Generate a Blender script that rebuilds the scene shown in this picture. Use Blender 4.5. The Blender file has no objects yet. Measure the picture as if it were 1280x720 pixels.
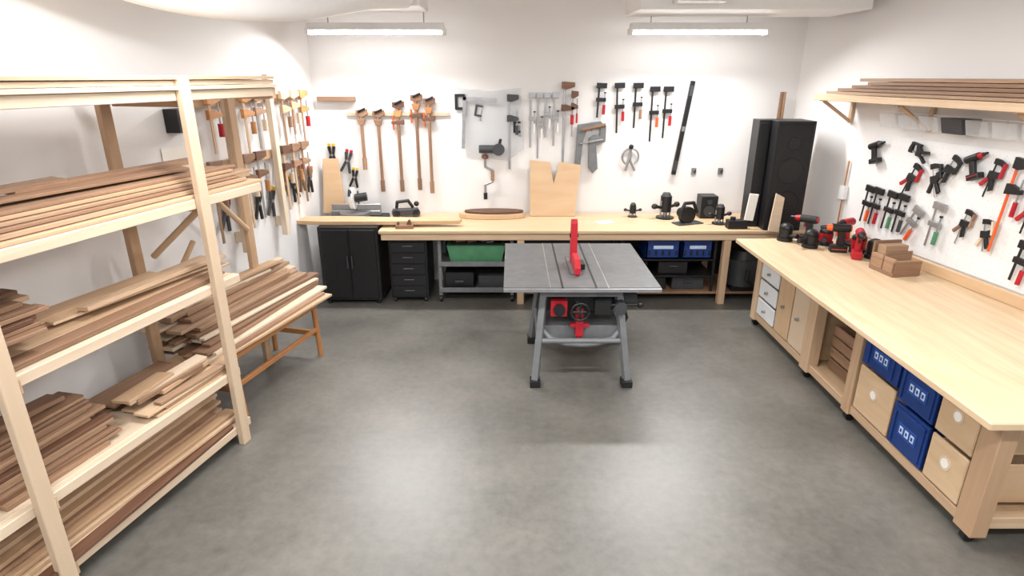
import bpy, bmesh, math, random
from mathutils import Matrix, Vector, Euler
random.seed(7)
R=math.radians
scn=bpy.context.scene
scn.view_settings.view_transform='Standard'
scn.view_settings.look='None'
scn.view_settings.exposure=-0.17

# ------------------------------------------------------------------ materials
def base_mat(name):
    m=bpy.data.materials.new(name); m.use_nodes=True
    nt=m.node_tree; b=nt.nodes['Principled BSDF']
    return m,nt,b
def sl(c):
    return tuple(((x/255.)/12.92 if x/255.<=0.04045 else (((x/255.)+0.055)/1.055)**2.4) for x in c)+(1,)
def plain(name,c,rough=.5,metal=0,var=.12,scale=12):
    m,nt,b=base_mat(name)
    col=sl(c)
    tc=nt.nodes.new('ShaderNodeTexCoord'); n=nt.nodes.new('ShaderNodeTexNoise'); n.inputs['Scale'].default_value=scale; n.inputs['Detail'].default_value=4
    r=nt.nodes.new('ShaderNodeValToRGB')
    r.color_ramp.elements[0].position=.3; r.color_ramp.elements[1].position=.7
    r.color_ramp.elements[0].color=tuple(x*(1-var) for x in col[:3])+(1,)
    r.color_ramp.elements[1].color=tuple(min(1,x*(1+var)) for x in col[:3])+(1,)
    nt.links.new(tc.outputs['Object'],n.inputs['Vector']); nt.links.new(n.outputs['Fac'],r.inputs['Fac']); nt.links.new(r.outputs['Color'],b.inputs['Base Color'])
    b.inputs['Roughness'].default_value=rough; b.inputs['Metallic'].default_value=metal
    return m
def wood(name,c1,c2,dark,rough=.55,sy=28,tonemix=.75):
    m,nt,b=base_mat(name); N=nt.nodes; L=nt.links
    uv=N.new('ShaderNodeUVMap'); uv.uv_map='UV'
    mp=N.new('ShaderNodeMapping'); mp.inputs['Scale'].default_value=(1.6,sy,1)
    n=N.new('ShaderNodeTexNoise'); n.inputs['Scale'].default_value=1.0; n.inputs['Detail'].default_value=5; n.inputs['Distortion'].default_value=.6
    r=N.new('ShaderNodeValToRGB'); r.color_ramp.elements[0].position=.32; r.color_ramp.elements[1].position=.68
    r.color_ramp.elements[0].color=sl(c1); r.color_ramp.elements[1].color=sl(c2)
    at=N.new('ShaderNodeAttribute'); at.attribute_name='Tone'
    mul=N.new('ShaderNodeMath'); mul.operation='MULTIPLY'; mul.inputs[1].default_value=tonemix
    mx=N.new('ShaderNodeMixRGB'); mx.inputs['Color2'].default_value=sl(dark)
    L.new(uv.outputs['UV'],mp.inputs['Vector']); L.new(mp.outputs['Vector'],n.inputs['Vector']); L.new(n.outputs['Fac'],r.inputs['Fac'])
    L.new(r.outputs['Color'],mx.inputs['Color1']); L.new(at.outputs['Fac'],mul.inputs[0]); L.new(mul.outputs[0],mx.inputs['Fac']); L.new(mx.outputs['Color'],b.inputs['Base Color'])
    b.inputs['Roughness'].default_value=rough
    bp=N.new('ShaderNodeBump'); bp.inputs['Strength'].default_value=.12; bp.inputs['Distance'].default_value=.003
    L.new(n.outputs['Fac'],bp.inputs['Height']); L.new(bp.outputs['Normal'],b.inputs['Normal'])
    return m
W_ply =wood('wood_plywood',(198,166,130),(214,186,152),(180,144,106),.5,8,.5)
W_top =wood('wood_bench_top',(204,176,142),(218,194,162),(188,156,120),.45,14,.5)
W_pine=wood('wood_pine',(194,164,132),(212,186,156),(168,132,100))
W_pale=wood('wood_pale',(212,192,168),(226,210,188),(192,166,138))
W_brn =wood('wood_brown',(142,108,84),(170,136,108),(108,78,58))
W_dark=wood('wood_dark',(104,70,52),(136,98,74),(78,50,36))
W_org =wood('wood_orange',(172,116,66),(196,140,88),(142,90,50))
W_mix =wood('wood_lumber_mixed',(184,152,122),(210,182,152),(120,86,64),.6,28,.95)
BLACK=plain('black_plastic',(20,20,22),.45)
BLKM=plain('black_metal',(32,32,34),.4,.3)
GREY=plain('grey_paint',(108,110,112),.45)
DGREY=plain('dark_grey_paint',(58,59,62),.5)
IRON=plain('cast_iron',(98,98,99),.55,.2)
STEEL=plain('steel',(160,160,162),.38,.75)
RED=plain('red_paint',(172,18,34),.45)
ORG=plain('orange_plastic',(214,88,36),.4)
BLUE=plain('blue_plastic',(16,52,118),.4)
LBLUE=plain('pale_label',(190,206,232),.5)
LBAND=plain('label_band',(30,74,150),.4)
GREEN=plain('green_plastic',(78,134,96),.45)
WHITE=plain('white_paint',(236,236,235),.5,0,.02)
WHT2=plain('white_plastic',(226,226,226),.4,0,.03)
PAPER=plain('paper',(236,232,224),.7,0,.02)
YEL=plain('yellow_plastic',(214,170,40),.4)
FABR=plain('white_duct_fabric',(248,248,248),.6,0,.01)
m,nt,b=base_mat('tube_glow'); b.inputs['Base Color'].default_value=(1,1,1,1); b.inputs['Emission Color'].default_value=(1,.99,.98,1); b.inputs['Emission Strength'].default_value=22; TUBE=m
m,nt,b=base_mat('clear_acrylic'); b.inputs['Base Color'].default_value=(.72,.74,.76,1); b.inputs['Roughness'].default_value=.2; b.inputs['Alpha'].default_value=.32; ACR=m

def wall_mat(name,c):
    m,nt,b=base_mat(name); N=nt.nodes; L=nt.links
    tc=N.new('ShaderNodeTexCoord'); n=N.new('ShaderNodeTexNoise'); n.inputs['Scale'].default_value=1.3; n.inputs['Detail'].default_value=6
    r=N.new('ShaderNodeValToRGB'); cc=sl(c); r.color_ramp.elements[0].position=.3; r.color_ramp.elements[1].position=.7
    r.color_ramp.elements[0].color=tuple(x*.97 for x in cc[:3])+(1,); r.color_ramp.elements[1].color=cc
    n2=N.new('ShaderNodeTexNoise'); n2.inputs['Scale'].default_value=140
    bp=N.new('ShaderNodeBump'); bp.inputs['Strength'].default_value=.08; bp.inputs['Distance'].default_value=.002
    L.new(tc.outputs['Object'],n.inputs['Vector']); L.new(tc.outputs['Object'],n2.inputs['Vector']); L.new(n.outputs['Fac'],r.inputs['Fac']); L.new(r.outputs['Color'],b.inputs['Base Color'])
    L.new(n2.outputs['Fac'],bp.inputs['Height']); L.new(bp.outputs['Normal'],b.inputs['Normal']); b.inputs['Roughness'].default_value=.7
    return m
WALL=wall_mat('wall_paint',(230,228,227)); CEIL=wall_mat('ceiling_paint',(240,240,240))
def floor_mat():
    m,nt,b=base_mat('floor_concrete'); N=nt.nodes; L=nt.links
    tc=N.new('ShaderNodeTexCoord')
    n1=N.new('ShaderNodeTexNoise'); n1.inputs['Scale'].default_value=1.4; n1.inputs['Detail'].default_value=8; n1.inputs['Roughness'].default_value=.64
    n2=N.new('ShaderNodeTexNoise'); n2.inputs['Scale'].default_value=16; n2.inputs['Detail'].default_value=7; n2.inputs['Roughness'].default_value=.65
    mix=N.new('ShaderNodeMath'); mix.operation='MULTIPLY_ADD'; mix.inputs[1].default_value=.6
    h=N.new('ShaderNodeMath'); h.operation='MULTIPLY'; h.inputs[1].default_value=.4
    r=N.new('ShaderNodeValToRGB'); r.color_ramp.elements[0].position=.36; r.color_ramp.elements[1].position=.64
    r.color_ramp.elements[0].color=sl((82,80,75)); r.color_ramp.elements[1].color=sl((112,109,103))
    L.new(tc.outputs['Object'],n1.inputs['Vector']); L.new(tc.outputs['Object'],n2.inputs['Vector'])
    L.new(n2.outputs['Fac'],h.inputs[0]); L.new(n1.outputs['Fac'],mix.inputs[0]); L.new(h.outputs[0],mix.inputs[2]); L.new(mix.outputs[0],r.inputs['Fac']); L.new(r.outputs['Color'],b.inputs['Base Color'])
    rr=N.new('ShaderNodeMapRange'); rr.inputs['From Min'].default_value=.3; rr.inputs['From Max'].default_value=.7; rr.inputs['To Min'].default_value=.35; rr.inputs['To Max'].default_value=.44
    L.new(mix.outputs[0],rr.inputs['Value']); L.new(rr.outputs['Result'],b.inputs['Roughness'])
    b.inputs['IOR'].default_value=1.7
    return m
FLOOR=floor_mat()

# ------------------------------------------------------------------ mesh builder
class M:
    def __init__(s,name,bev=.003):
        s.name=name; s.bm=bmesh.new(); s.uv=s.bm.loops.layers.uv.new('UV'); s.tn=s.bm.loops.layers.float_color.new('Tone'); s.mats=[]; s.bev=bev
    def add(s,vs,fs,mat,T,ax=0,smooth=False,tone=None):
        if mat not in s.mats: s.mats.append(mat)
        mi=s.mats.index(mat); t=random.random() if tone is None else tone
        ou,ov=random.random()*20,random.random()*20
        bv=[s.bm.verts.new(T@Vector(v)) for v in vs]
        for f in fs:
            p=[Vector(vs[i]) for i in f]
            n=(p[1]-p[0]).cross(p[2]-p[1])
            oth=[a for a in (0,1,2) if a!=ax]
            vv=oth[0] if abs(n[oth[0]])<abs(n[oth[1]]) else oth[1]
            try: fa=s.bm.faces.new([bv[i] for i in f])
            except ValueError: continue
            fa.material_index=mi; fa.smooth=smooth
            for lp,q in zip(fa.loops,p):
                lp[s.uv].uv=(q[ax]+ou,q[vv]+ov); lp[s.tn]=(t,t,t,1)
        return s
    def box(s,c,sz,mat,rot=(0,0,0),tone=None,taper=None):
        x,y,z=sz[0]/2,sz[1]/2,sz[2]/2; k=taper or 1
        vs=[(-x*k,-y*k,-z),(x*k,-y*k,-z),(x*k,y*k,-z),(-x*k,y*k,-z),(-x,-y,z),(x,-y,z),(x,y,z),(-x,y,z)]
        fs=[(3,2,1,0),(4,5,6,7),(0,1,5,4),(1,2,6,5),(2,3,7,6),(3,0,4,7)]
        T=Matrix.Translation(c)@Euler(rot).to_matrix().to_4x4()
        return s.add(vs,fs,mat,T,max(range(3),key=lambda i:sz[i]),False,tone)
    def bb(s,x0,x1,y0,y1,z0,z1,mat,tone=None):
        return s.box(((x0+x1)/2,(y0+y1)/2,(z0+z1)/2),(x1-x0,y1-y0,z1-z0),mat,tone=tone)
    def cyl(s,p1,p2,r,mat,r2=None,n=14,tone=None):
        p1=Vector(p1);p2=Vector(p2); d=p2-p1; L=d.length; r2=r if r2 is None else r2
        T=Matrix.Translation(p1)@d.to_track_quat('Z','Y').to_matrix().to_4x4()
        vs=[];
        for z,rr in ((0,r),(L,r2)):
            for i in range(n): a=2*math.pi*i/n; vs.append((rr*math.cos(a),rr*math.sin(a),z))
        s.add(vs,[tuple(reversed(range(n))),tuple(range(n,2*n))],mat,T,2,False,tone)
        return s.add(vs,[(i,(i+1)%n,n+(i+1)%n,n+i) for i in range(n)],mat,T,2,True,tone)
    def tube(s,pts,r,mat,n=10):
        for a,b in zip(pts[:-1],pts[1:]): s.cyl(a,b,r,mat,n=n)
        for p in pts[1:-1]: s.sph(p,(r,r,r),mat,8,6)
        return s
    def sph(s,c,rad,mat,n=14,k=8,rot=(0,0,0)):
        vs=[(0,0,-rad[2])]
        for j in range(1,k):
            ph=-math.pi/2+math.pi*j/k
            for i in range(n): a=2*math.pi*i/n; vs.append((rad[0]*math.cos(ph)*math.cos(a),rad[1]*math.cos(ph)*math.sin(a),rad[2]*math.sin(ph)))
        vs.append((0,0,rad[2])); fs=[]
        for i in range(n): fs.append((0,1+(i+1)%n,1+i)); fs.append((len(vs)-1,1+(k-2)*n+i,1+(k-2)*n+(i+1)%n))
        for j in range(k-2):
            for i in range(n): a=1+j*n; fs.append((a+i,a+(i+1)%n,a+n+(i+1)%n,a+n+i))
        return s.add(vs,fs,mat,Matrix.Translation(c)@Euler(rot).to_matrix().to_4x4(),2,True)
    def prism(s,poly,th,mat,c=(0,0,0),rot=(0,0,0),ax=0,tone=None):
        n=len(poly)
        ar=sum(poly[i][0]*poly[(i+1)%n][1]-poly[(i+1)%n][0]*poly[i][1] for i in range(n))
        if ar<0: poly=poly[::-1]
        vs=[(x,-th/2,z) for x,z in poly]+[(x,th/2,z) for x,z in poly]
        fs=[tuple(range(n)),tuple(range(2*n-1,n-1,-1))]+[(i,n+i,n+(i+1)%n,(i+1)%n) for i in range(n)]
        return s.add(vs,fs,mat,Matrix.Translation(c)@Euler(rot).to_matrix().to_4x4(),ax,False,tone)
    def ring(s,c,r,tr,mat,rot=(0,0,0),n=24,a0=0,a1=360):
        E=Matrix.Translation(c)@Euler(rot).to_matrix().to_4x4()
        pts=[E@Vector((r*math.cos(R(a0+(a1-a0)*i/n)),0,r*math.sin(R(a0+(a1-a0)*i/n)))) for i in range(n+1)]
        for a,b in zip(pts[:-1],pts[1:]): s.cyl(a,b,tr,mat,n=8)
        return s
    def done(s,loc=(0,0,0),rz=0,roll=0,rx=0,sc=1,parent=None):
        bmesh.ops.recalc_face_normals(s.bm,faces=s.bm.faces)
        me=bpy.data.meshes.new(s.name); s.bm.to_mesh(me); s.bm.free()
        for q in s.mats: me.materials.append(q)
        o=bpy.data.objects.new(s.name,me); scn.collection.objects.link(o)
        o.matrix_world=Matrix.Translation(loc)@Matrix.Rotation(rz,4,'Z')@Matrix.Rotation(roll,4,'Y')@Matrix.Rotation(rx,4,'X')@Matrix.Scale(sc,4)
        if parent: o.parent=parent; o.matrix_parent_inverse=parent.matrix_world.inverted()
        if s.bev:
            md=o.modifiers.new('bev','BEVEL'); md.width=s.bev; md.segments=1; md.limit_method='ANGLE'; md.angle_limit=R(50)
        return o

# ------------------------------------------------------------------ room
YB=7.4; CH=3.36
SL,SR=.13,.13
def xl(y): return -2.36-SL*(YB-y)
def xr(y): return 3.385+SR*(YB-y)
Y0=-1.2
def slabroom(name,z,mat):
    m=M(name,0); a=[(xl(Y0)-.1,Y0),(xr(Y0)+.1,Y0),(xr(YB)+.1,YB+.1),(xl(YB)-.1,YB+.1)]
    m.add([(x,y,z) for x,y in a]+[(x,y,z+.1) for x,y in a],[(3,2,1,0),(4,5,6,7),(0,1,5,4),(1,2,6,5),(2,3,7,6),(3,0,4,7)],mat,Matrix()); m.done()
slabroom('floor',-.1,FLOOR); slabroom('ceiling',CH,CEIL)
m=M('wall_back',0); m.bb(xl(YB)-.1,xr(YB)+.1,YB,YB+.1,0,CH,WALL); m.done()
RZR=math.atan2(-1,SR); RZL=math.atan2(1,SL)
LW_=(YB-Y0)*math.hypot(1,SR)
m=M('wall_right',0); m.bb(0,LW_,0,.1,0,CH,WALL); m.done((xr(YB),YB,0),RZR)
m=M('wall_left',0); m.bb(-LW_,0,0,.1,0,CH,WALL); m.done((xl(YB),YB,0),RZL)
m=M('ceiling_beam',.01); m.bb(1.2,3.38,6.1,6.9,3.12,CH,WHITE); m.bb(1.5,1.95,5.85,6.1,3.16,CH,WHT2); m.done()
m=M('ceiling_beam',.01); m.bb(-1.45,-.85,6.0,6.6,3.14,CH,WHITE); m.done()

# lights
def area(x,y,z,sx,sy,p,spread=180,rx=0):
    l=bpy.data.lights.new('lamp_light','AREA'); l.shape='RECTANGLE'; l.size=sx; l.size_y=sy; l.energy=p; l.spread=R(spread); l.color=(1,.995,.985)
    o=bpy.data.objects.new('lamp_light',l); scn.collection.objects.link(o); o.location=(x,y,z); o.rotation_euler=(R(rx),0,0); bpy.context.view_layer.update(); return o
def fluor(x,y,z,L=1.5,p=60,spread=180,rx=0):
    m=M('fluorescent_light',.004)
    m.prism([(-.09,0),(.09,0),(.06,.07),(-.06,.07)],L,WHT2,(0,0,0),(0,0,R(90)))
    for s in (-.045,.045): m.cyl((-L/2+.03,s,-.022),(L/2-.03,s,-.022),.014,TUBE)
    for e in (-1,1): m.bb(e*L/2-.015,e*L/2+.015,-.085,.085,-.045,.02,WHT2)
    for e in (-.5,.5): m.cyl((e,0,.07),(e,0,CH-z),.006,STEEL)
    o=m.done((x,y,z))
    a=area(x,y,z-.055,L-.08,.13,p,spread,rx); a.parent=o; a.matrix_parent_inverse=o.matrix_world.inverted()
    return o
fluor(-1.42,6.75,2.98,1.42,66,165,-22); fluor(1.95,6.75,2.98,1.42,66,165,-22)
for x in (-1.3,1.6):
    fluor(x,3.3,3.2,1.5,75); fluor(x,.6,3.2,1.5,80)  # added fixtures, out of view, to brighten the room and even out the walls

def curve_obj(name,pts,rad,mat):
    cu=bpy.data.curves.new(name,'CURVE'); cu.dimensions='3D'; cu.bevel_depth=rad; cu.bevel_resolution=8; cu.use_fill_caps=True
    sp=cu.splines.new('BEZIER'); sp.bezier_points.add(len(pts)-1)
    for p,q in zip(sp.bezier_points,pts): p.co=q; p.handle_left_type=p.handle_right_type='AUTO'
    o=bpy.data.objects.new(name,cu); scn.collection.objects.link(o); cu.materials.append(mat); return o
curve_obj('ventilation_duct',[(-2.5,3.4,3.2),(-2.15,4.2,3.05),(-1.7,4.9,3.06),(-1.25,5.6,3.2),(-1.0,6.0,3.25)],.14,FABR)

# ------------------------------------------------------------------ lumber rack (left)
RO=(-1.98,3.72,0); RA=R(-14)
SH=[2.45,1.80,1.22,.56,.14]; YN=-1.38
m=M('lumber_rack',.004)
for y in (YN,0): 
    m.bb(0,.045,y-.04,y+.04,0,2.52,W_pale)
    m.bb(-.62,-.575,y-.04,y+.04,0,2.5,W_pine)
m.bb(-.62,-.575,1.12,1.2,0,2.5,W_pine); 
ext=[(-1.75,.94),(-1.75,.62),(-1.75,.25),(-1.75,.10),(-1.75,.12)]
for z,(a,b_) in zip(SH,ext):
    m.bb(-.045,-.002,a,b_,z-.06,z,W_pale); m.bb(-.572,-.53,a,(1.2 if z>1.5 else b_),z-.06,z,W_pine)
    m.bb(-.528,-.047,a,b_,z-.018,z-.001,W_pale)
    for y in (YN,0): m.bb(-.57,-.0,y+.042,y+.08,z-.10,z-.02,W_pine)
m.bb(-.6,0,.90,.94,2.37,2.45,W_pine)
m.cyl((-.575,.05,.9),(-.575,.5,1.35),.02,W_pine); m.cyl((-.56,1.1,1.3),(-.56,.65,1.75),.022,W_pine)
m.cyl((-.55,.1,1.35),(-.06,.1,1.74),.022,W_pine); m.cyl((-.55,-1.3,1.9),(-.1,-1.3,2.34),.022,W_pine)
m.done(RO,RA)
def stack(name,x0,x1,y0,y1,z0,layers,th,mats,jy=.15,jr=.02,wr=(.08,.16),fill=.95,loc=RO,rz=RA,slope=0,loose=0,lm=None):
    m=M(name,.002); z=z0+.002
    for l in range(layers):
        x=x0+random.uniform(0,.05); t=th*random.uniform(.8,1.2)
        lim=x1-slope*l
        while x<lim-.04:
            w=min(random.uniform(*wr),lim-x)
            if random.random()<fill:
                a=y0+random.uniform(0,jy); b2=y1-random.uniform(0,jy); tt=t*random.uniform(.75,.98)
                m.box((x+w/2,(a+b2)/2,z+tt/2),(w*.97,b2-a,tt),random.choice(mats),(0,0,random.uniform(-jr,jr)))
            x+=w
        z+=t
    for k in range(loose):
        ln=(y1-y0)*random.uniform(.45,.8); c=random.uniform(y0+ln/2,y1-ln/2); w=random.uniform(.06,.13); t=random.uniform(.016,.03)
        an=random.uniform(-.07,.07); xx=random.uniform(x0+.12,x1-slope*layers-.1)
        m.box((xx,c,z+t/2+.001),(w,ln,t),random.choice(lm or mats),(random.uniform(-.008,.008),random.uniform(-.1,.1),an)); z+=t*.7
    return m.done(loc,rz)
stack('lumber_stack',-.52,.03,-1.7,.97,SH[0],3,.03,[W_pine,W_mix,W_pale],.12,.003)
stack('lumber_stack',-.52,-.0,-1.7,.68,SH[1],6,.022,[W_mix,W_brn,W_mix,W_pine],.25,.012,slope=.03,loose=4,lm=[W_brn,W_mix])
stack('lumber_stack',-.52,-.03,-1.7,.5,SH[2],2,.02,[W_pine,W_mix,W_brn],.45,.03,(.10,.24),loose=4,lm=[W_mix,W_pine])
stack('lumber_offcuts',-.40,-.04,-1.7,-1.0,SH[2]+.13,6,.026,[W_brn,W_brn,W_mix,W_dark],.12,.05,(.08,.16),slope=.02,loose=2)
stack('lumber_stack',-.52,-.03,-.72,.10,SH[3],4,.02,[W_pine,W_mix,W_brn],.3,.06,(.12,.24),loose=4,lm=[W_mix,W_pine,W_pale])
stack('lumber_offcuts',-.42,-.06,-1.55,-.80,SH[3],12,.024,[W_brn,W_mix,W_brn,W_dark],.12,.04,(.07,.15),slope=.012,loose=2)
stack('lumber_stack',-.52,.02,-1.75,.12,SH[4],8,.028,[W_dark,W_brn,W_mix,W_brn,W_pine],.2,.03,(.05,.10),slope=.045,loose=4,lm=[W_brn,W_mix,W_dark])

CO=(-1.84,5.16,0); CA=R(-14)
m=M('lumber_trestle',.004)
for y in (-1.12,0):
    for x in (-.5,0):
        m.cyl((x+(.0),y,0),(x*.9-.03,y,.56),.026,W_org,n=6)
    m.bb(-.52,.0,y-.025,y+.025,.53,.58,W_org); m.bb(-.48,-.02,y-.015,y+.015,.2,.25,W_org)
m.bb(-.045,-.005,-1.15,.03,.48,.53,W_org); m.bb(-.5,-.46,-1.15,.03,.48,.53,W_org)
m.bb(-.03,-.0,-1.1,0,.25,.29,W_org)
m.done(CO,CA)
stack('lumber_pile',-.50,.11,-1.45,.27,.582,10,.026,[W_mix,W_brn,W_pale,W_mix,W_brn],.3,.06,(.05,.14),slope=.036,loc=CO,rz=CA,loose=5,lm=[W_mix,W_pine,W_pale])

# ------------------------------------------------------------------ benches
m=M('workbench',.006)
YF=6.45
m.bb(-1.5,3.36,YF,7.38,.86,.90,W_top,.9)
m.bb(-1.48,3.34,YF+.03,YF+.07,.78,.858,W_pine)
for x in (.1,2.45): m.bb(x-.04,x+.04,YF+.04,YF+.12,0,.86,W_pine)
for x in (-1.46,.1,2.45,3.2): m.bb(x-.04,x+.04,7.2,7.28,0,.86,W_pine)
m.bb(.14,3.25,6.6,7.3,.09,.12,W_brn)
m.bb(-.9,3.3,7.33,7.345,.0,.85,BLACK)  # black sheet standing in for the shade under the bench
m.done()

def xb(y): return xr(y)-.03
m=M('workbench',.006)
top=[(2.38,2.54),(xb(2.54),2.54),(xb(6.1),6.1),(2.38,6.1)]
vs=[(x,y,.86) for x,y in top]+[(x,y,.905) for x,y in top]
m.add(vs,[(3,2,1,0),(4,5,6,7),(0,1,5,4),(1,2,6,5),(2,3,7,6),(3,0,4,7)],W_top,Matrix(),1,tone=.1)
vs=[(xb(2.54)-.04,2.54),(xb(2.54),2.54),(xb(6.1),6.1),(xb(6.1)-.04,6.1)]
vs=[(x,y,.906) for x,y in vs]+[(x,y,1.0) for x,y in vs]
m.add(vs,[(3,2,1,0),(4,5,6,7),(0,1,5,4),(1,2,6,5),(2,3,7,6),(3,0,4,7)],W_ply,Matrix(),1,tone=.5)
for y in (2.74,4.02,4.72,5.9):
    w_=.07 if y in(2.74,4.72) else .05
    m.bb(2.58,2.68,y-w_,y+w_,.07,.86,W_pine); m.bb(3.4,3.5,y-.05,y+.05,.07,.86,W_pine)
    m.cyl((2.63,y-.02,.035),(2.63,y+.02,.035),.035,BLACK); m.cyl((3.45,y-.02,.035),(3.45,y+.02,.035),.035,BLACK)
m.bb(2.60,2.66,2.8,5.88,.08,.15,W_pine); m.bb(2.60,2.66,2.8,5.88,.80,.858,W_pine)
m.bb(2.66,3.5,2.75,5.9,.10,.13,W_ply)
m.bb(2.68,3.4,2.71,2.77,.10,.18,W_pine); m.bb(2.68,3.4,2.71,2.77,.77,.858,W_pine)
m.bb(2.69,3.45,3.98,4.0,.14,.85,W_ply); m.bb(2.69,3.45,4.75,4.77,.14,.85,W_ply)
RB=m.done()
def drawer(name,y0,y1,z0,z1,mat,kind,x=2.59,par=None):
    m=M(name,.006)
    m.bb(x,x+.02,y0+.008,y1-.008,z0+.008,z1-.008,mat)
    m.bb(x+.02,x+.6,y0+.02,y0+.035,z0+.015,z1-.04,mat); m.bb(x+.02,x+.6,y1-.035,y1-.02,z0+.015,z1-.04,mat); m.bb(x+.02,x+.6,y0+.035,y1-.035,z0+.015,z0+.03,mat)
    yc,zc=(y0+y1)/2,(z0+z1)/2
    if kind=='hole':
        m.cyl((x-.004,yc,zc+.03),(x+.001,yc,zc+.03),.045,W_pale,n=24); m.cyl((x-.006,yc,zc+.03),(x-.003,yc,zc+.03),.03,PAPER,n=24)
    elif kind=='label':
        m.bb(x-.012,x,y0+.03,y1-.03,z1-.06,z1-.03,mat)
        m.bb(x-.004,x,yc-.09,yc+.09,zc-.05,zc+.04,LBAND)
        for i in range(3):
            yy=yc-.055+i*.055; m.bb(x-.007,x-.003,yy-.018,yy+.018,zc-.03,zc+.02,LBLUE); m.bb(x-.009,x-.006,yy-.008,yy+.008,zc-.018,zc+.008,mat)
        for i in (-1,1): m.bb(x-.008,x,yc+i*.14-.008,yc+i*.14+.008,z0+.03,z1-.07,mat)
    elif kind=='knob':
        m.cyl((x,yc,zc),(x-.03,yc,zc),.014,STEEL)
    return m.done(parent=par)
drawer('storage_bin',3.52,3.95,.54,.80,BLUE,'label'); drawer('plywood_drawer',3.52,3.95,.16,.53,W_ply,'hole',par=RB)
drawer('storage_bin',3.15,3.51,.49,.78,BLUE,'label'); drawer('storage_bin',3.15,3.51,.16,.48,BLUE,'label')
drawer('plywood_drawer',2.82,3.14,.49,.79,W_ply,'hole',par=RB); drawer('plywood_drawer',2.82,3.14,.16,.48,W_ply,'hole',par=RB)
for i in range(3): drawer('white_drawer',5.42,5.84,.16+.2*i,.35+.2*i,WHT2,'knob',par=RB)
drawer('cabinet_door',4.80,5.09,.16,.76,W_pale,'knob',par=RB); drawer('cabinet_door',5.10,5.40,.16,.76,W_ply,'knob',par=RB)
m=M('wooden_crate',.003)
for z in (.16,.26,.36,.46): 
    m.bb(2.74,2.755,4.12,4.62,z,z+.085,W_brn); m.bb(3.2,3.215,4.12,4.62,z,z+.085,W_brn)
    m.bb(2.755,3.2,4.12,4.135,z,z+.085,W_brn); m.bb(2.755,3.2,4.605,4.62,z,z+.085,W_brn)
m.bb(2.755,3.2,4.135,4.605,.14,.16,W_brn); m.bb(2.76,3.19,4.2,4.25,.45,.5,W_pine); m.bb(2.8,3.19,4.3,4.5,.3,.44,W_dark)
m.done()

# ------------------------------------------------------------------ table saw
m=M('table_saw',.006)
SZ=.88
def slab(x0,x1,y0,y1,z0,z1,mat): m.bb(x0,x1,y0,y1,z0,z1,mat)
slab(.32,.80,4.62,6.0,SZ-.035,SZ,IRON)
slab(-.07,.315,4.62,6.0,SZ-.03,SZ-.001,IRON)
slab(.805,1.24,4.62,6.0,SZ-.03,SZ-.001,IRON)
for x in (.42,.70): slab(x-.009,x+.009,4.615,6.0,SZ-.002,SZ+.0015,BLKM)
slab(.51,.63,4.95,5.5,SZ-.002,SZ+.002,DGREY); slab(.52,.62,4.97,5.48,SZ,SZ+.003,GREY)
for x in (.318,.803): slab(x-.005,x+.005,4.62,6.0,SZ-.004,SZ+.0012,STEEL)
slab(-.07,1.24,4.595,4.617,SZ-.035,SZ-.006,STEEL); slab(-.05,1.22,6.005,6.03,SZ-.05,SZ-.01,GREY)
m.cyl((.573,5.2,SZ-.02),(.577,5.2,SZ-.02),.11,STEEL,n=32)
m.prism([(-.24,0),(.16,0),(.16,.06),(.04,.12),(-.16,.12),(-.24,.06)],.05,RED,(.575,5.15,SZ+.012),(0,0,R(90)))
m.prism([(-.04,0),(.08,0),(.07,.37),(.03,.40),(-.02,.37)],.058,RED,(.575,5.32,SZ+.01),(0,0,R(90)))
m.cyl((.535,5.33,SZ+.26),(.615,5.33,SZ+.26),.018,BLACK); slab(.60,.66,5.1,5.25,SZ+.003,SZ+.05,BLACK)
m.prism([(-.30,0),(.30,0),(.34,.25),(-.34,.25)],.55,BLKM,(.59,5.12,.59))
slab(.24,.94,4.72,4.75,.76,.845,GREY)
slab(.33,.47,4.67,4.73,.60,.74,RED); m.cyl((.40,4.66,.67),(.40,4.62,.67),.05,BLKM)
m.cyl((.575,4.84,.66),(.575,4.62,.66),.02,STEEL); m.ring((.575,4.62,.66),.075,.012,BLACK); m.cyl((.51,4.62,.66),(.64,4.62,.66),.01,BLACK); m.cyl((.575,4.62,.59),(.575,4.62,.73),.01,BLACK); m.cyl((.64,4.62,.67),(.64,4.56,.67),.014,BLACK)
slab(.545,.61,4.66,4.72,.42,.66,RED); m.cyl((.578,4.69,.42),(.578,4.69,.36),.022,RED); slab(.50,.66,4.665,4.70,.50,.53,RED)
m.cyl((.80,4.68,.70),(1.06,4.64,.72),.012,BLKM); m.sph((1.08,4.64,.72),(.03,.03,.03),BLACK); slab(.70,.84,4.66,4.72,.62,.75,BLACK)
m.cyl((.92,4.75,.68),(.92,4.64,.68),.055,DGREY); m.cyl((.96,4.95,.68),(1.1,4.95,.68),.08,DGREY); m.tube([(1.0,4.95,.6),(1.03,4.9,.5),(.98,4.85,.42)],.012,BLACK)
F=[(.20,4.56),(.99,4.56),(.20,5.46),(1.03,5.46)]; T_=[(.28,4.78),(.91,4.78),(.28,5.34),(.91,5.34)]
for (a,b_),(c,d) in zip(F,T_):
    p1=Vector((a,b_,.05));p2=Vector((c,d,.83)); dv=(p1-p2)
    T=Matrix.Translation((p1+p2)/2)@(p2-p1).to_track_quat('Z','Y').to_matrix().to_4x4(); x=.028; L=dv.length/2
    vs=[(-x,-x,-L),(x,-x,-L),(x,x,-L),(-x,x,-L),(-x,-x,L),(x,-x,L),(x,x,L),(-x,x,L)]
    m.add(vs,[(3,2,1,0),(4,5,6,7),(0,1,5,4),(1,2,6,5),(2,3,7,6),(3,0,4,7)],GREY,T)
    m.box((a,b_,.03),(.09,.11,.06),BLACK)
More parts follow.
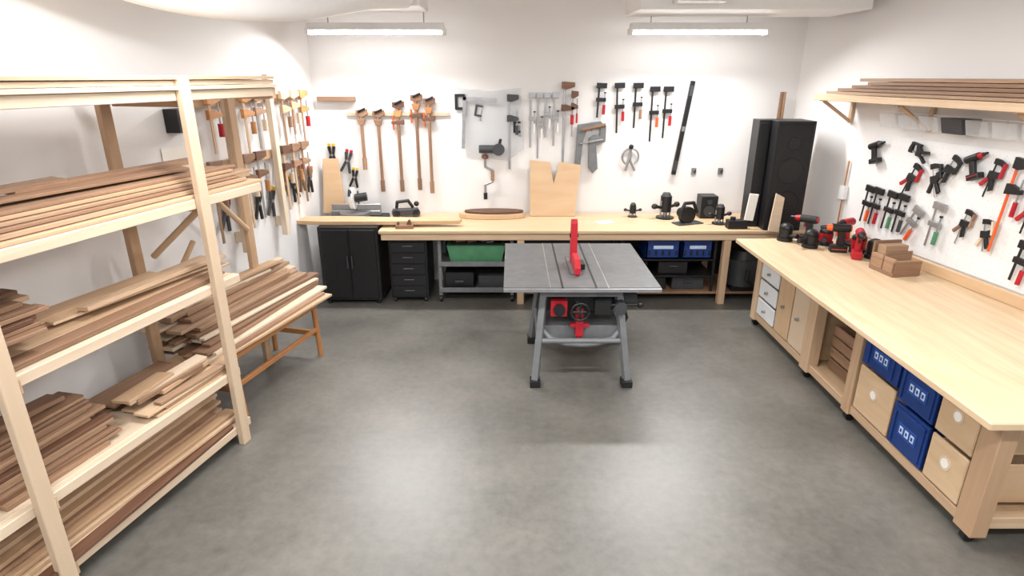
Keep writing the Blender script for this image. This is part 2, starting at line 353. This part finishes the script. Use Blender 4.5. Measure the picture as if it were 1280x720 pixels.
def lp(i,z): 
    k=(z-.05)/.78; return (F[i][0]+(T_[i][0]-F[i][0])*k, F[i][1]+(T_[i][1]-F[i][1])*k, z)
for i,j in ((0,1),(2,3),(0,2),(1,3)): m.cyl(lp(i,.38),lp(j,.38),.024,GREY)
arc=[(-.32,.10),(-.27,.03),(-.15,-.01),(0,-.025),(.15,-.01),(.27,.03),(.32,.10),(.32,.125),(-.32,.125)]
m.prism(arc,.60,GREY,(.60,5.02,.37))
m.tube([(.25,4.72,.47),(.33,4.68,.39),(.46,4.66,.355),(.6,4.655,.345),(.74,4.66,.355),(.87,4.68,.39),(.95,4.72,.47)],.026,GREY)
m.done()

# ------------------------------------------------------------------ under back bench
m=M('black_cabinet',.008); m.bb(-2.2,-1.52,6.5,7.25,.05,.93,BLACK); m.bb(-2.17,-1.86,6.485,6.5,.08,.9,BLKM); m.bb(-1.85,-1.55,6.485,6.5,.08,.9,BLKM)
for x in (-1.88,-1.83): m.cyl((x,6.47,.45),(x,6.47,.6),.008,DGREY)
for x in (-2.15,-1.57):
    for y in (6.55,7.2): m.cyl((x,y,0),(x,y,.05),.025,BLACK)
m.done()
m=M('tool_chest',.006); m.bb(-1.42,-.98,6.56,7.1,.06,.76,BLKM)
for i in range(5): 
    m.bb(-1.40,-1.0,6.545,6.56,.08+.135*i,.20+.135*i,BLKM); m.bb(-1.26,-1.14,6.535,6.545,.15+.135*i,.16+.135*i,GREY)
for x in (-1.38,-1.02):
    for y in (6.6,7.05): m.cyl((x-.012,y,.03),(x+.012,y,.03),.03,BLACK)
m.done()
m=M('utility_cart',.005)
for x in (-.84,.0):
    for y in (6.6,7.1): m.bb(x-.02,x+.02,y-.02,y+.02,.08,.80,GREY); m.cyl((x-.015,y,.04),(x+.015,y,.04),.04,BLACK)
for z in (.12,.44): m.bb(-.86,.02,6.58,7.12,z,z+.02,GREY); m.bb(-.86,.02,6.57,6.585,z,z+.06,GREY)
m.done()
m=M('green_bin',.01); 
m.box((-.42,6.85,.57),(.68,.44,.2),GREEN,taper=.88); m.bb(-.76,-.08,6.62,7.08,.665,.68,GREEN); m.bb(-.72,-.12,6.66,7.04,.681,.69,DGREY)
for i in range(16): a=random.uniform(-.7,-.2); c=random.uniform(6.68,6.9); m.cyl((a,c,.70),(a+random.uniform(.05,.14),c+random.uniform(-.03,.06),.71),.017,random.choice([YEL,BLACK,STEEL,BLACK,W_brn]))
m.done()
m=M('power_tool_case',.01); m.bb(-.8,-.45,6.65,7.0,.142,.34,BLACK); m.bb(-.4,-.08,6.65,7.0,.142,.30,DGREY); m.bb(-.68,-.57,6.62,6.65,.22,.25,DGREY); m.done()
def crate(x0,x1,z0,z1,y=6.56):
    m=M('plastic_crate',.006); m.bb(x0,x1,y,y+.02,z0,z1,BLUE); m.bb(x0,x1,y+.4,y+.42,z0,z1,BLUE); m.bb(x0,x0+.02,y,y+.42,z0,z1,BLUE); m.bb(x1-.02,x1,y,y+.42,z0,z1,BLUE); m.bb(x0,x1,y,y+.42,z0,z0+.02,BLUE)
    m.bb(x0-.008,x1+.008,y-.01,y+.43,z1-.03,z1,BLUE)
    for i in range(5): xx=x0+(x1-x0)*(i+.5)/5; m.bb(xx-.012,xx+.012,y-.006,y,z0+.04,z0+.1,BLACK)
    m.bb(x0+.08,x1-.08,y-.012,y,z0+.12,z0+.16,LBLUE); m.done()
m=M('storage_shelf',.004)
for x in (1.28,2.36): 
    for y in (6.62,7.1): m.bb(x-.015,x+.015,y-.015,y+.015,.121,.84,BLKM)
for z in (.30,.50): m.bb(1.26,2.38,6.6,7.12,z,z+.02,BLKM)
m.done()
crate(1.56,1.95,.522,.76,6.62); crate(1.98,2.33,.522,.76,6.62)
for x,w in ((1.45,.3),(1.9,.35),): 
    m=M('power_tool_case',.012); m.bb(x-w/2,x+w/2,6.66,7.0,.322,.48,BLACK); m.bb(x-.06,x+.06,6.63,6.66,.41,.43,DGREY); m.done()
for x,w,q in ((.55,.5,DGREY),(1.0,.3,BLACK),(1.6,.5,BLACK),(2.1,.4,DGREY)):
    m=M('power_tool_case',.012); m.bb(x-w/2+.01,x+w/2-.01,6.68,7.05,.122,.28,q); m.bb(x-.06,x+.06,6.65,6.68,.21,.23,DGREY); m.done()
m=M('shop_vacuum',.01); m.cyl((2.75,6.75,.19),(2.75,6.75,.5),.19,DGREY,n=24); m.cyl((2.75,6.75,.5),(2.75,6.75,.6),.19,BLACK,.12,n=24); m.bb(2.6,2.9,6.6,6.9,.125,.19,BLACK); m.tube([(2.75,6.56,.4),(2.72,6.5,.3),(2.85,6.5,.2),(2.95,6.6,.15)],.022,BLACK); m.done()

# ------------------------------------------------------------------ on back bench
def live_slab(name,pts,z,th,mat,loc,rz=0):
    m=M(name,.004); m.prism(pts,th,mat,(0,0,0),(R(-90),0,0)); return m.done((loc[0],loc[1],z+th/2),rz)
live_slab('live_edge_slab',[(-1.0,-.12),(-.6,-.16),(0,-.13),(.5,-.09),(.95,-.06),(.97,.03),(.5,.08),(0,.1),(-.5,.13),(-.98,.08)],.932,.045,W_ply,(-1.55,6.72),R(-2))
m=M('miter_saw',.005)
m.cyl((0,0,0),(0,0,.05),.18,STEEL,n=28); m.bb(-.3,.3,.02,.12,.0,.06,STEEL); m.bb(-.3,.3,.08,.10,.06,.13,STEEL)
m.cyl((-.02,-.02,.22),(.02,-.02,.22),.13,WHT2,n=28); m.cyl((.02,-.02,.22),(.16,.0,.24),.05,BLACK); m.box((0,.12,.16),(.06,.06,.24),DGREY); m.tube([(0,-.1,.3),(0,-.16,.34),(0,-.2,.28)],.015,BLACK)
m.done((-1.90,7.05,.932))
m=M('belt_sander',.004); m.bb(-.14,.14,-.05,.05,.02,.09,DGREY); m.cyl((-.11,-.05,.045),(-.11,.05,.045),.045,DGREY); m.cyl((.11,-.05,.045),(.11,.05,.045),.045,DGREY); m.tube([(-.1,0,.1),(-.09,0,.17),(.03,0,.18),(.08,0,.1)],.018,BLACK); m.sph((.12,0,.14),(.03,.03,.03),BLACK); m.done((-1.30,7.15,.902),R(15),0,0,1.1)
m=M('wood_block_plane',.003); m.bb(-.1,.1,-.03,.03,0,.04,W_brn); m.sph((-.07,0,.06),(.015,.015,.02),W_dark); m.prism([(.02,.04),(.08,.04),(.07,.1),(.05,.1)],.02,W_dark); m.done((-1.22,6.56,.902),R(4))
live_slab('oval_wooden_tray',[(.4*math.cos(R(a)),.14*math.sin(R(a))) for a in range(0,360,20)],.902,.06,W_ply,(-.25,7.12))
live_slab('oval_serving_board',[(.36*math.cos(R(a)),.12*math.sin(R(a))) for a in range(0,360,20)],.965,.025,W_dark,(-.22,7.12))
m=M('leaning_plywood_panel',.003); m.prism([(0,0),(.56,0),(.56,.10),(.62,.62),(.36,.66),(.29,.40),(.24,.66),(0,.68)],.018,W_ply,tone=.95); m.done((.22,7.18,.902),0,0,R(-14))
m=M('leaning_plywood_panel',.003); m.prism([(0,0),(.28,0),(.22,.66),(.04,.66)],.018,W_ply,tone=.9); m.done((-2.32,7.18,.935),R(8),0,R(-9))
def router(name,loc,rz=0,s=1.,col=BLACK):
    m=M(name,.004)
    m.cyl((0,0,0),(0,0,.012*s),.08*s,BLKM,n=24)
    for e in (-.05,.05): m.cyl((e*s,0,0),(e*s,0,.16*s),.008*s,STEEL)
    m.cyl((0,0,.06*s),(0,0,.2*s),.05*s,col,n=20); m.cyl((0,0,.2*s),(0,0,.23*s),.045*s,DGREY,.03*s,n=20); m.cyl((0,0,.01*s),(0,0,.06*s),.02*s,STEEL)
    for e in (-1,1): m.cyl((e*.05*s,0,.1*s),(e*.1*s,0,.11*s),.014*s,col); m.sph((e*.12*s,0,.115*s),(.03*s,.025*s,.025*s),col)
    return m.done(loc,rz)
router('plunge_router',(1.86,7.08,.902),.4,1.35)
m=M('circular_saw',.004); m.bb(-.17,.17,-.08,.08,0,.012,DGREY); m.cyl((-.02,-.03,.10),(-.02,.03,.10),.10,BLKM,n=28); m.cyl((-.02,.03,.11),(-.02,.13,.11),.055,BLACK,n=20); m.tube([(-.1,0,.16),(-.06,0,.24),(.06,0,.24),(.12,0,.12)],.02,BLACK); m.done((2.06,6.80,.902),R(20),0,0,1.0)
router('trim_router',(1.48,7.15,.902),0,.75)
m=M('bookshelf_speaker',.006); m.bb(-.1,.1,-.1,.1,0,.27,BLACK); m.cyl((0,-.1,.09),(0,-.108,.09),.065,DGREY,n=24); m.cyl((0,-.1,.2),(0,-.108,.2),.03,DGREY,n=20); m.done((2.38,7.15,.902))
m=M('paper_sheet',0); m.bb(-.1,.1,-.07,.07,0,.003,PAPER); m.done((1.1,6.85,.902),.3)
def drill(name,loc,rz=0,col=BLACK,acc=RED,s=1.25):
    m=M(name,.004)
    m.cyl((-.08,0,.19),(.05,0,.19),.032,col,n=16); m.cyl((.05,0,.19),(.09,0,.19),.028,acc,.02,n=16); m.cyl((.09,0,.19),(.13,0,.19),.018,BLKM,.01,n=12); m.cyl((-.09,0,.19),(-.08,0,.19),.026,acc)
    m.prism([(-.05,.17),(.0,.17),(-.01,.05),(-.06,.05)],.035,col); m.box((.01,0,.14),(.015,.015,.035),acc); m.bb(-.08,.04,-.035,.035,0,.055,col); m.bb(-.075,.035,-.037,.037,.02,.03,acc)
    return m.done(loc,rz,0,0,s)
def sander(name,loc,rz=0,col=RED,s=1.25):
    m=M(name,.004); m.cyl((0,0,0),(0,0,.03),.062,BLKM,n=24); m.cyl((0,0,.03),(0,0,.10),.05,col,.055,n=20); m.sph((0,0,.11),(.055,.05,.04),BLACK); m.cyl((-.04,0,.05),(-.12,0,.06),.02,BLACK); return m.done(loc,rz,0,0,s)

m=M('tall_black_speaker',.008); m.bb(-.21,.19,-.2,.2,0,1.18,BLACK); m.bb(-.19,.17,-.208,-.2,.03,1.15,BLKM); m.bb(-.34,-.215,-.02,.2,0,1.18,BLACK); m.bb(-.33,-.225,-.028,-.02,.03,1.15,BLKM)
for z,r in ((.3,.14),(.66,.14),(.95,.07)): m.ring((-.01,-.21,z),r,.004,BLACK); m.cyl((-.01,-.206,z),(-.01,-.211,z),r*.9,BLACK,n=28)
m.done((3.03,6.66,.902),R(-2))
m=M('sanding_block_board',.003); m.prism([(-.06,0),(.06,0),(.06,.38),(-.04,.42)],.02,W_pale); m.done((2.88,6.36,.91),0,R(5),R(-8))
m=M('sanding_block_board',.003); m.prism([(-.05,0),(.05,0),(.05,.30),(-.05,.30)],.02,PAPER); m.done((2.66,6.53,1.0),0,R(6),R(-2))
m=M('tool_case_stand',.004); m.bb(-.14,.08,-.08,.03,0,.095,BLACK); m.cyl((-.08,-.03,.095),(-.08,-.03,.13),.03,BLKM); m.done((2.58,6.6,.902))
router('plunge_router',(2.42,6.78,.902),.2,1.0)

sander('orbital_sander',(2.86,6.02,.907),2.0,BLACK); drill('cordless_drill',(3.04,5.98,.907),2.4,BLACK,RED); sander('orbital_sander',(3.20,5.86,.907),1.,RED); sander('orbital_sander',(3.0,5.76,.907),.3,BLACK)
drill('cordless_drill',(3.36,5.82,.907),-2.6,RED,BLACK); sander('orbital_sander',(3.38,5.58,.907),-.7,RED); drill('cordless_drill',(3.17,5.60,.907),2.9,BLACK,ORG); sander('orbital_sander',(3.42,5.38,.907),2.6,BLACK); drill('cordless_drill',(3.25,5.36,.907),-2.,RED,BLACK)
m=M('wooden_block_rack',.003)
m.bb(-.12,.12,-.13,.13,0,.03,W_brn); m.bb(-.12,.12,-.13,-.11,.03,.12,W_brn); m.bb(-.12,.12,-.02,0,.03,.17,W_brn); m.bb(-.12,.12,.11,.13,.03,.23,W_brn); m.bb(-.12,-.10,-.13,.13,.03,.14,W_brn); m.bb(-.10,.10,-.1,-.03,.03,.1,W_pine)
m.bb(-.1,.1,.01,.1,.03,.21,W_mix); m.done((3.36,4.96,.907),R(8),0,0,1.1)

# ------------------------------------------------------------------ wall tools
def bar_clamp(loc,L=.8,rz=0,roll=0,jaw=W_brn,hand=ORG,bar=STEEL,s=1):
    m=M('bar_clamp',.002); w=.013*s
    m.bb(-w,w,-.05,-.042,-L,0,bar)
    m.prism([(-.03*s,.03),(.11*s,.02),(.11*s,-.03),(.02*s,-.06),(-.03*s,-.05)],.035,jaw,(0,-.046,0))
    z=-L*.28
    m.prism([(-.03*s,.03),(.02*s,.03),(.11*s,.0),(.11*s,-.03),(-.03*s,-.05)],.035,jaw,(0,-.046,z))
    m.cyl((.09*s,-.046,z-.10),(.09*s,-.046,z+.08),.007,STEEL); m.cyl((.09*s,-.046,z-.2),(.09*s,-.046,z-.09),.018*s,hand)
    m.cyl((0,-.05,-.01),(0,.0,-.01),.006,STEEL)
    return m.done(loc,rz,roll)
def f_clamp(loc,L=.45,rz=0,roll=0,col=BLKM,hand=RED,s=1):
    m=M('f_clamp',.002)
    m.bb(-.011,.011,-.04,-.034,-L,0,BLKM if col is BLKM else STEEL); m.bb(-.03*s,.085*s,-.05,-.024,-.045,.015,col)
    z=-L*.45; m.bb(-.025*s,.085*s,-.05,-.024,z-.025,z+.02,col); m.cyl((.07*s,-.037,z+.07),(.07*s,-.037,z-.06),.006,STEEL); m.cyl((.07*s,-.037,z-.17),(.07*s,-.037,z-.06),.017*s,hand); m.cyl((.07*s,-.037,z+.07),(.07*s,-.037,z+.085),.014,BLACK)
    m.cyl((0,-.04,-.005),(0,0,-.005),.005,STEEL)
    return m.done(loc,rz,roll)
def trig_clamp(loc,L=.35,rz=0,roll=0,col=RED,sc=.8):
    m=M('trigger_clamp',.003); B=BLKM; s=.85
    m.bb(-.009,.009,-.045,-.037,-L,0,STEEL if col is not RED else B); m.prism([(-.02,.02),(.03,.02),(.09,-.0),(.09,-.05),(.06,-.03),(-.02,-.03)],.03,B,(0,-.041,0)); m.bb(.08,.10,-.06,-.022,-.07,0,col)
    z=-.16*s; m.prism([(-.03,.04),(.03,.04),(.09,.06),(.09,.02),(.04,-.03),(-.03,-.03)],.035,B,(0,-.041,z)); m.bb(.08,.10,-.06,-.022,z,z+.07,col)
    m.prism([(.01,-.03),(.04,-.03),(.06,-.12),(.03,-.14)],.03,B,(0,-.041,z)); m.prism([(-.03,-.02),(-.005,-.03),(-.06,-.12),(-.085,-.1)],.03,col,(0,-.041,z))
    m.cyl((0,-.04,-.005),(0,0,-.005),.005,STEEL)
    return m.done(loc,rz,roll,0,sc)
def spring_clamp(loc,rz=0,roll=0,col=BLACK,tip=ORG,s=1):
    m=M('spring_clamp',.002)
    for e in (-1,1):
        m.prism([(e*.01*s,.09*s),(e*.035*s,.07*s),(e*.02*s,0),(e*.05*s,-.10*s),(e*.03*s,-.105*s),(0,-.01*s)],.022,col,(0,-.03,0)); m.bb(min(e*.008,e*.03)*s,max(e*.008,e*.03)*s,-.045,-.015,.075*s,.1*s,tip)
    m.cyl((0,-.045,0),(0,0,0),.012*s,STEEL)
    return m.done(loc,rz,roll)
def c_clamp(loc,rz=0,roll=0,s=1,col=DGREY):
    m=M('c_clamp',.003)
    m.prism([(-.08,.12),(.08,.12),(.08,.08),(-.035,.08),(-.035,-.08),(.08,-.08),(.08,-.12),(-.08,-.12)],.03,col,(0,-.03,0)); m.cyl((.065,-.03,-.2),(.065,-.03,.02),.01,STEEL); m.cyl((.02,-.03,-.19),(.11,-.03,-.19),.006,STEEL); m.cyl((.065,-.03,.02),(.065,-.03,.035),.02,STEEL); m.cyl((-.06,-.03,.1),(-.06,0,.1),.006,STEEL)
    return m.done(loc,rz,roll,0,s)
def grip_drill(loc,rz=0,roll=0,acc=RED,s=.85):
    m=M('cordless_drill',.003)
    m.cyl((-.08,-.045,0),(.05,-.045,0),.034,BLKM,n=16); m.cyl((.05,-.045,0),(.09,-.045,0),.028,acc,.02,n=16); m.cyl((.09,-.045,0),(.13,-.045,0),.018,BLACK,.01); m.prism([(-.05,-.02),(0,-.02),(-.01,-.14),(-.06,-.14)],.035,BLACK,(0,-.045,0)); m.bb(-.08,.04,-.08,-.012,-.19,-.14,BLKM); m.bb(-.075,.035,-.082,-.011,-.165,-.155,acc); m.cyl((-.03,-.045,0),(-.03,0,0),.006,STEEL)
    return m.done(loc,rz,roll,0,s)
yw=YB-.004
m=M('clamp_rail',.003); m.bb(-2.3,-1.86,YB-.09,yw,2.25,2.30,W_brn); m.done()
m=M('clamp_rail',.003); m.bb(-1.98,-.75,YB-.035,yw,2.08,2.12,W_pale); m.done()
for x,L,z,j in ((-1.80,.66,2.13,W_brn),(-1.60,.92,2.12,W_brn),(-1.36,1.02,2.22,W_dark),(-1.14,1.08,2.30,W_dark),(-.99,1.08,2.26,W_dark)):
    m=M('pipe_clamp',.003); m.cyl((0,-.06,-L),(0,-.06,0),.019,W_brn); m.cyl((0,-.06,-L-.02),(0,-.06,-L+.12),.026,W_brn)
    m.prism([(-.06,.02),(.08,.03),(.08,-.03),(.02,-.06),(-.06,-.04)],.04,j,(0,-.06,0)); m.prism([(-.05,.02),(.05,.02),(.03,-.05),(-.03,-.05)],.045,W_org if j is W_dark else W_brn,(0,-.06,-.1)); m.cyl((-.03,-.09,.0),(.06,-.09,.04),.012,BLKM)
    if j is W_dark: m.prism([(-.08,.0),(.07,.02),(.07,-.04),(-.08,-.03)],.04,j,(0,-.06,-.2)); m.cyl((-.06,-.06,-.3),(-.06,-.06,-.14),.012,ORG)
    m.cyl((0,-.06,-.01),(0,-.0,-.01),.007,STEEL); m.done((x,yw,z))
spring_clamp((-2.2,yw,1.62),0,0,BLACK,YEL,1.4); spring_clamp((-2.02,yw,1.55),0,R(15),DGREY,RED,1.4); spring_clamp((-2.26,yw,1.38),0,R(-15),BLACK,ORG,1.3); spring_clamp((-1.95,yw,1.35),0,R(10),BLACK,YEL,1.2)
m=M('acrylic_template',.001); m.prism([(-.5,.5),(-.1,.46),(.25,.5),(.3,-.2),(.1,-.35),(-.4,-.3)],.006,ACR,(0,-.012,0)); m.cyl((-.4,-.02,.42),(-.4,0,.42),.01,STEEL); m.cyl((.2,-.02,.42),(.2,0,.42),.01,STEEL); m.done((-.15,yw,1.9))
m=M('framing_square',.001); m.bb(0,.04,-.03,-.026,-.6,0,STEEL); m.bb(0,.4,-.03,-.026,-.04,0,STEEL); m.cyl((.02,-.03,-.02),(.02,0,-.02),.006,BLACK); m.done((-.58,yw-.03,2.3),0,R(3))
c_clamp((-.62,yw,2.24),0,0,.75,BLKM); bar_clamp((-.03,yw,2.30),.85,0,0,DGREY,DGREY); c_clamp((-.40,yw,2.14),0,R(10),.55); c_clamp((.06,yw,1.95),0,0,.55,BLKM)
m=M('angle_grinder',.003); m.cyl((-.1,-.06,.03),(.06,-.06,.03),.04,DGREY); m.cyl((.06,-.06,.03),(.12,-.06,.03),.035,BLKM); m.cyl((.1,-.1,.03),(.1,-.02,.03),.028,STEEL); m.cyl((.1,-.11,.03),(.1,-.105,.03),.06,DGREY,n=24); m.cyl((.1,-.06,.05),(.12,-.06,.13),.015,BLACK); m.cyl((-.05,-.06,.03),(-.05,0,.03),.006,STEEL); m.done((-.28,yw,1.66),0,0,0,1.2)
m=M('hand_brace',.003); m.tube([(0,-.05,.28),(0,-.05,.18),(.09,-.05,.14),(.09,-.05,.0),(0,-.05,-.04),(0,-.05,-.22)],.014,STEEL); m.sph((0,-.05,.3),(.045,.04,.03),W_dark); m.cyl((.09,-.05,.13),(.09,-.05,.01),.022,W_brn); m.cyl((0,-.05,-.22),(0,-.05,-.14),.024,BLKM); m.cyl((0,-.05,.2),(0,0,.2),.006,STEEL); m.done((-.33,yw,1.30))
for x,L in ((.22,.62),(.31,.75),(.40,.5),(.50,.6)): f_clamp((x,yw,2.33),L,0,0,STEEL,WHT2,.7)
bar_clamp((.62,yw,2.44),.92,0,0,W_dark,RED,STEEL,1.1); bar_clamp((.72,yw,2.34),.5,0,0,W_dark,RED,STEEL,.6)
m=M('band_clamp',.003); m.prism([(-.17,.22),(.10,.26),(.17,.20),(.17,.02),(.06,-.02),(.09,-.30),(.03,-.36),(-.02,-.30),(-.03,.06),(.03,.10),(.10,.09),(.10,.17),(-.06,.17),(-.10,.02),(-.13,-.34),(-.19,-.30)],.05,GREY,(0,-.04,0)); m.cyl((-.12,-.07,.16),(.16,-.07,.22),.02,W_brn); m.cyl((-.14,-.07,.0),(.14,-.07,.05),.012,STEEL); m.cyl((.0,-.04,.15),(0,0,.2),.008,STEEL); m.done((.96,yw,1.76))
for x,L,z,h in ((1.06,.38,2.44,RED),(1.27,.56,2.44,RED),(1.49,.5,2.44,W_brn),(1.69,.62,2.40,ORG),(1.85,.58,2.40,RED)):
    f_clamp((x-.03,yw,z),L,0,R(random.uniform(-3,3)),BLKM,h,1.05)
m=M('spirit_level',.003); m.bb(-.026,.026,-.05,-.02,-.55,.55,BLKM); m.bb(-.02,.02,-.053,-.05,-.5,-.38,DGREY); m.bb(-.018,.018,-.053,-.05,-.03,.03,GREY); m.bb(-.02,.02,-.053,-.05,.38,.5,DGREY); m.cyl((0,-.03,.5),(0,0,.5),.006,STEEL); m.done((2.06,yw,1.93),0,R(7))
m=M('calipers',.002); m.ring((0,-.03,0),.1,.012,STEEL,a0=-60,a1=240); m.tube([(0,-.03,.14),(0,-.03,-.05),(.06,-.03,-.17)],.014,STEEL); m.tube([(0,-.03,.05),(-.05,-.03,-.17)],.014,STEEL); m.sph((0,-.04,.12),(.03,.02,.03),BLKM); m.cyl((0,-.03,.1),(0,0,.1),.006,STEEL); m.done((1.45,yw,1.6))
for x in (2.25,2.58): 
    m=M('coat_hook',.001); m.bb(-.03,.03,-.01,0,-.04,.04,STEEL); m.tube([(0,-.01,0),(0,-.06,-.01),(0,-.08,.03)],.007,BLKM); m.done((x,yw,1.42))
for x,r in ((3.14,1),(3.22,-1)):
    m=M('wooden_dowel',.001); m.cyl((0,0,0),(0,0,1.45),.018,W_brn); m.done((x,7.3,.905),0,R(r))

def LW(y,z,off=.004): return (xl(y)+off,y,z)
for z in (2.32,1.78):
    m=M('clamp_rail',.003); m.bb(-.95,.95,-.06,0,-.04,.04,W_pine); m.done(LW(6.0,z),RZL)
for y,z0,z1 in ((5.45,.95,2.5),(6.2,.93,2.55)):
    m=M('clamp_rail_upright',.003); m.bb(-.035,.035,-.12,-.062,z0,z1,W_pale); m.bb(-.03,.03,-.062,0,z0+.1,z0+.2,W_pale); m.done(LW(y,0),RZL)
i=0
for k in range(18):
    y=5.08+.103*k
    if -.2<y-5.45<.06 or -.2<y-6.2<.06: continue
    z=2.34 if i%2 else 1.80
    bar_clamp(LW(y,z+.02,.066),random.uniform(.42,.6) if z>2 else random.uniform(.5,.8),RZL,0,random.choice([W_brn,W_dark,W_org,W_pine]),random.choice([W_org,W_org,W_brn,W_pale,RED]),random.choice([W_pine,W_pine,W_brn,STEEL]),1.35); i+=1
for y in (5.3,5.6,5.85,6.1,6.4,6.6,6.8,7.0): spring_clamp(LW(y,1.30+random.random()*.15),RZL,R(random.uniform(-20,20)),random.choice([BLACK,DGREY,W_brn]),random.choice([ORG,YEL,RED]),1.5)
m=M('junction_box',.005); m.bb(-.09,.09,-.12,0,-.09,.09,BLACK); m.bb(-.06,.06,-.125,-.12,-.05,.05,DGREY); m.done(LW(4.85,2.2),RZL)
m=M('paper_notice',0); m.bb(-.16,.16,-.004,0,-.25,.25,PAPER); m.done(LW(4.82,1.75),RZL)

# ------------------------------------------------------------------ right wall
def RW(y,z,off=.004): return (xr(y)-off,y,z)
m=M('lumber_shelf',.003)
L=3.2
m.bb(0,L,-.40,0,-.03,0,W_ply); m.bb(0,L,-.42,-.40,-.05,.01,W_pine)
for x in (.06,1.1,2.2): 
    m.bb(x-.02,x+.02,-.38,0,-.06,-.03,W_pine); m.bb(x-.02,x+.02,-.03,0,-.28,-.06,W_pine)
    m.cyl((x,-.34,-.06),(x,-.02,-.26),.016,W_pine)
m.done(RW(6.42,2.35),RZR)
m=M('lumber_stack',.002); z=.011
for l in range(5):
    for k in range(3):
        y0=random.uniform(0,.35)+l*.12; ln=random.uniform(2.2,2.6)
        m.box((y0+ln/2,-.08-.125*k,z),(ln,.115,.026),random.choice([W_brn,W_mix,W_brn,W_mix,W_pine]),(0,0,random.uniform(-.015,.015)))
    z+=.030
m.done(RW(6.3,2.365),RZR)
m=M('hanging_parts_bin_rail',.003)
m.bb(0,1.9,-.02,0,-.05,.06,WHT2)
for k in range(8):
    x=.13+.235*k; m.prism([(0,0),(.15,.0),(.19,.12),(0,.12)],.2,ACR if k!=3 else DGREY,(x,-.022,-.07),(0,0,R(-90)))
m.done(RW(5.75,2.16),RZR)
PEG=plain('pegboard_white',(228,228,228),.5,0,.02); PEGH=plain('pegboard_hole',(190,190,190),.6,0,.02)
m=M('pegboard_panel',.001); m.bb(0,2.6,-.006,0,-.5,.5,PEG)
for i in range(43):
    for j in range(17): m.box((.04+.06*i,-.0063,-.47+.058*j),(.006,.0015,.006),PEGH)
m.done(RW(5.9,1.50),RZR)
PO=.012
def PW(y,z): return RW(y,z,PO)
grip_drill(PW(5.88,1.90),RZR,R(-20),DGREY,.9); trig_clamp(PW(5.45,1.90),.2,RZR,R(-80),BLACK)
trig_clamp(PW(5.34,1.78),.34,RZR,R(20),RED,.9); trig_clamp(PW(5.16,1.80),.3,RZR,R(-20),BLACK,.9)
for y,h in ((5.86,ORG),(5.74,RED),(5.56,GREEN),(5.42,DGREY)): f_clamp(PW(y,1.50),.36,RZR,R(6),BLKM,h,1.0)
f_clamp(PW(5.22,1.42),.3,RZR,R(25),STEEL,ORG,1.); f_clamp(PW(5.02,1.5),.38,RZR,R(5),STEEL,GREEN,1.1)
trig_clamp(PW(4.96,1.9),.3,RZR,R(25),BLACK,.85); grip_drill(PW(4.78,1.92),RZR,R(-25),RED,.9); trig_clamp(PW(4.58,1.92),.34,RZR,R(10),RED,.85)
trig_clamp(PW(4.72,1.50),.36,RZR,R(10),W_brn); trig_clamp(PW(4.55,1.46),.3,RZR,R(-10),W_pale)
bar_clamp(PW(4.40,1.94),.7,RZR,R(4),BLKM,RED,ORG,.9); trig_clamp(PW(4.22,1.74),.34,RZR,R(6),RED,.9); f_clamp(PW(4.2,1.38),.3,RZR,R(6),BLKM,RED)
m=M('electrical_conduit',.001); m.cyl((0,-.02,-.45),(0,-.02,.3),.008,W_org); m.bb(-.04,.04,-.05,0,-.1,.04,WHT2); m.done(RW(6.25,1.4),RZR)

# ------------------------------------------------------------------ camera, world
cam=bpy.data.cameras.new('camera'); co=bpy.data.objects.new('camera',cam); scn.collection.objects.link(co)
cam.sensor_width=36; cam.lens=36*740/1280; cam.clip_start=.05
co.location=(0,0,2.53); co.rotation_euler=(R(90-19.7),0,0); scn.camera=co
w=bpy.data.worlds.new('world'); scn.world=w; w.use_nodes=True
w.node_tree.nodes['Background'].inputs[0].default_value=(1,1,1,1); w.node_tree.nodes['Background'].inputs[1].default_value=1.1
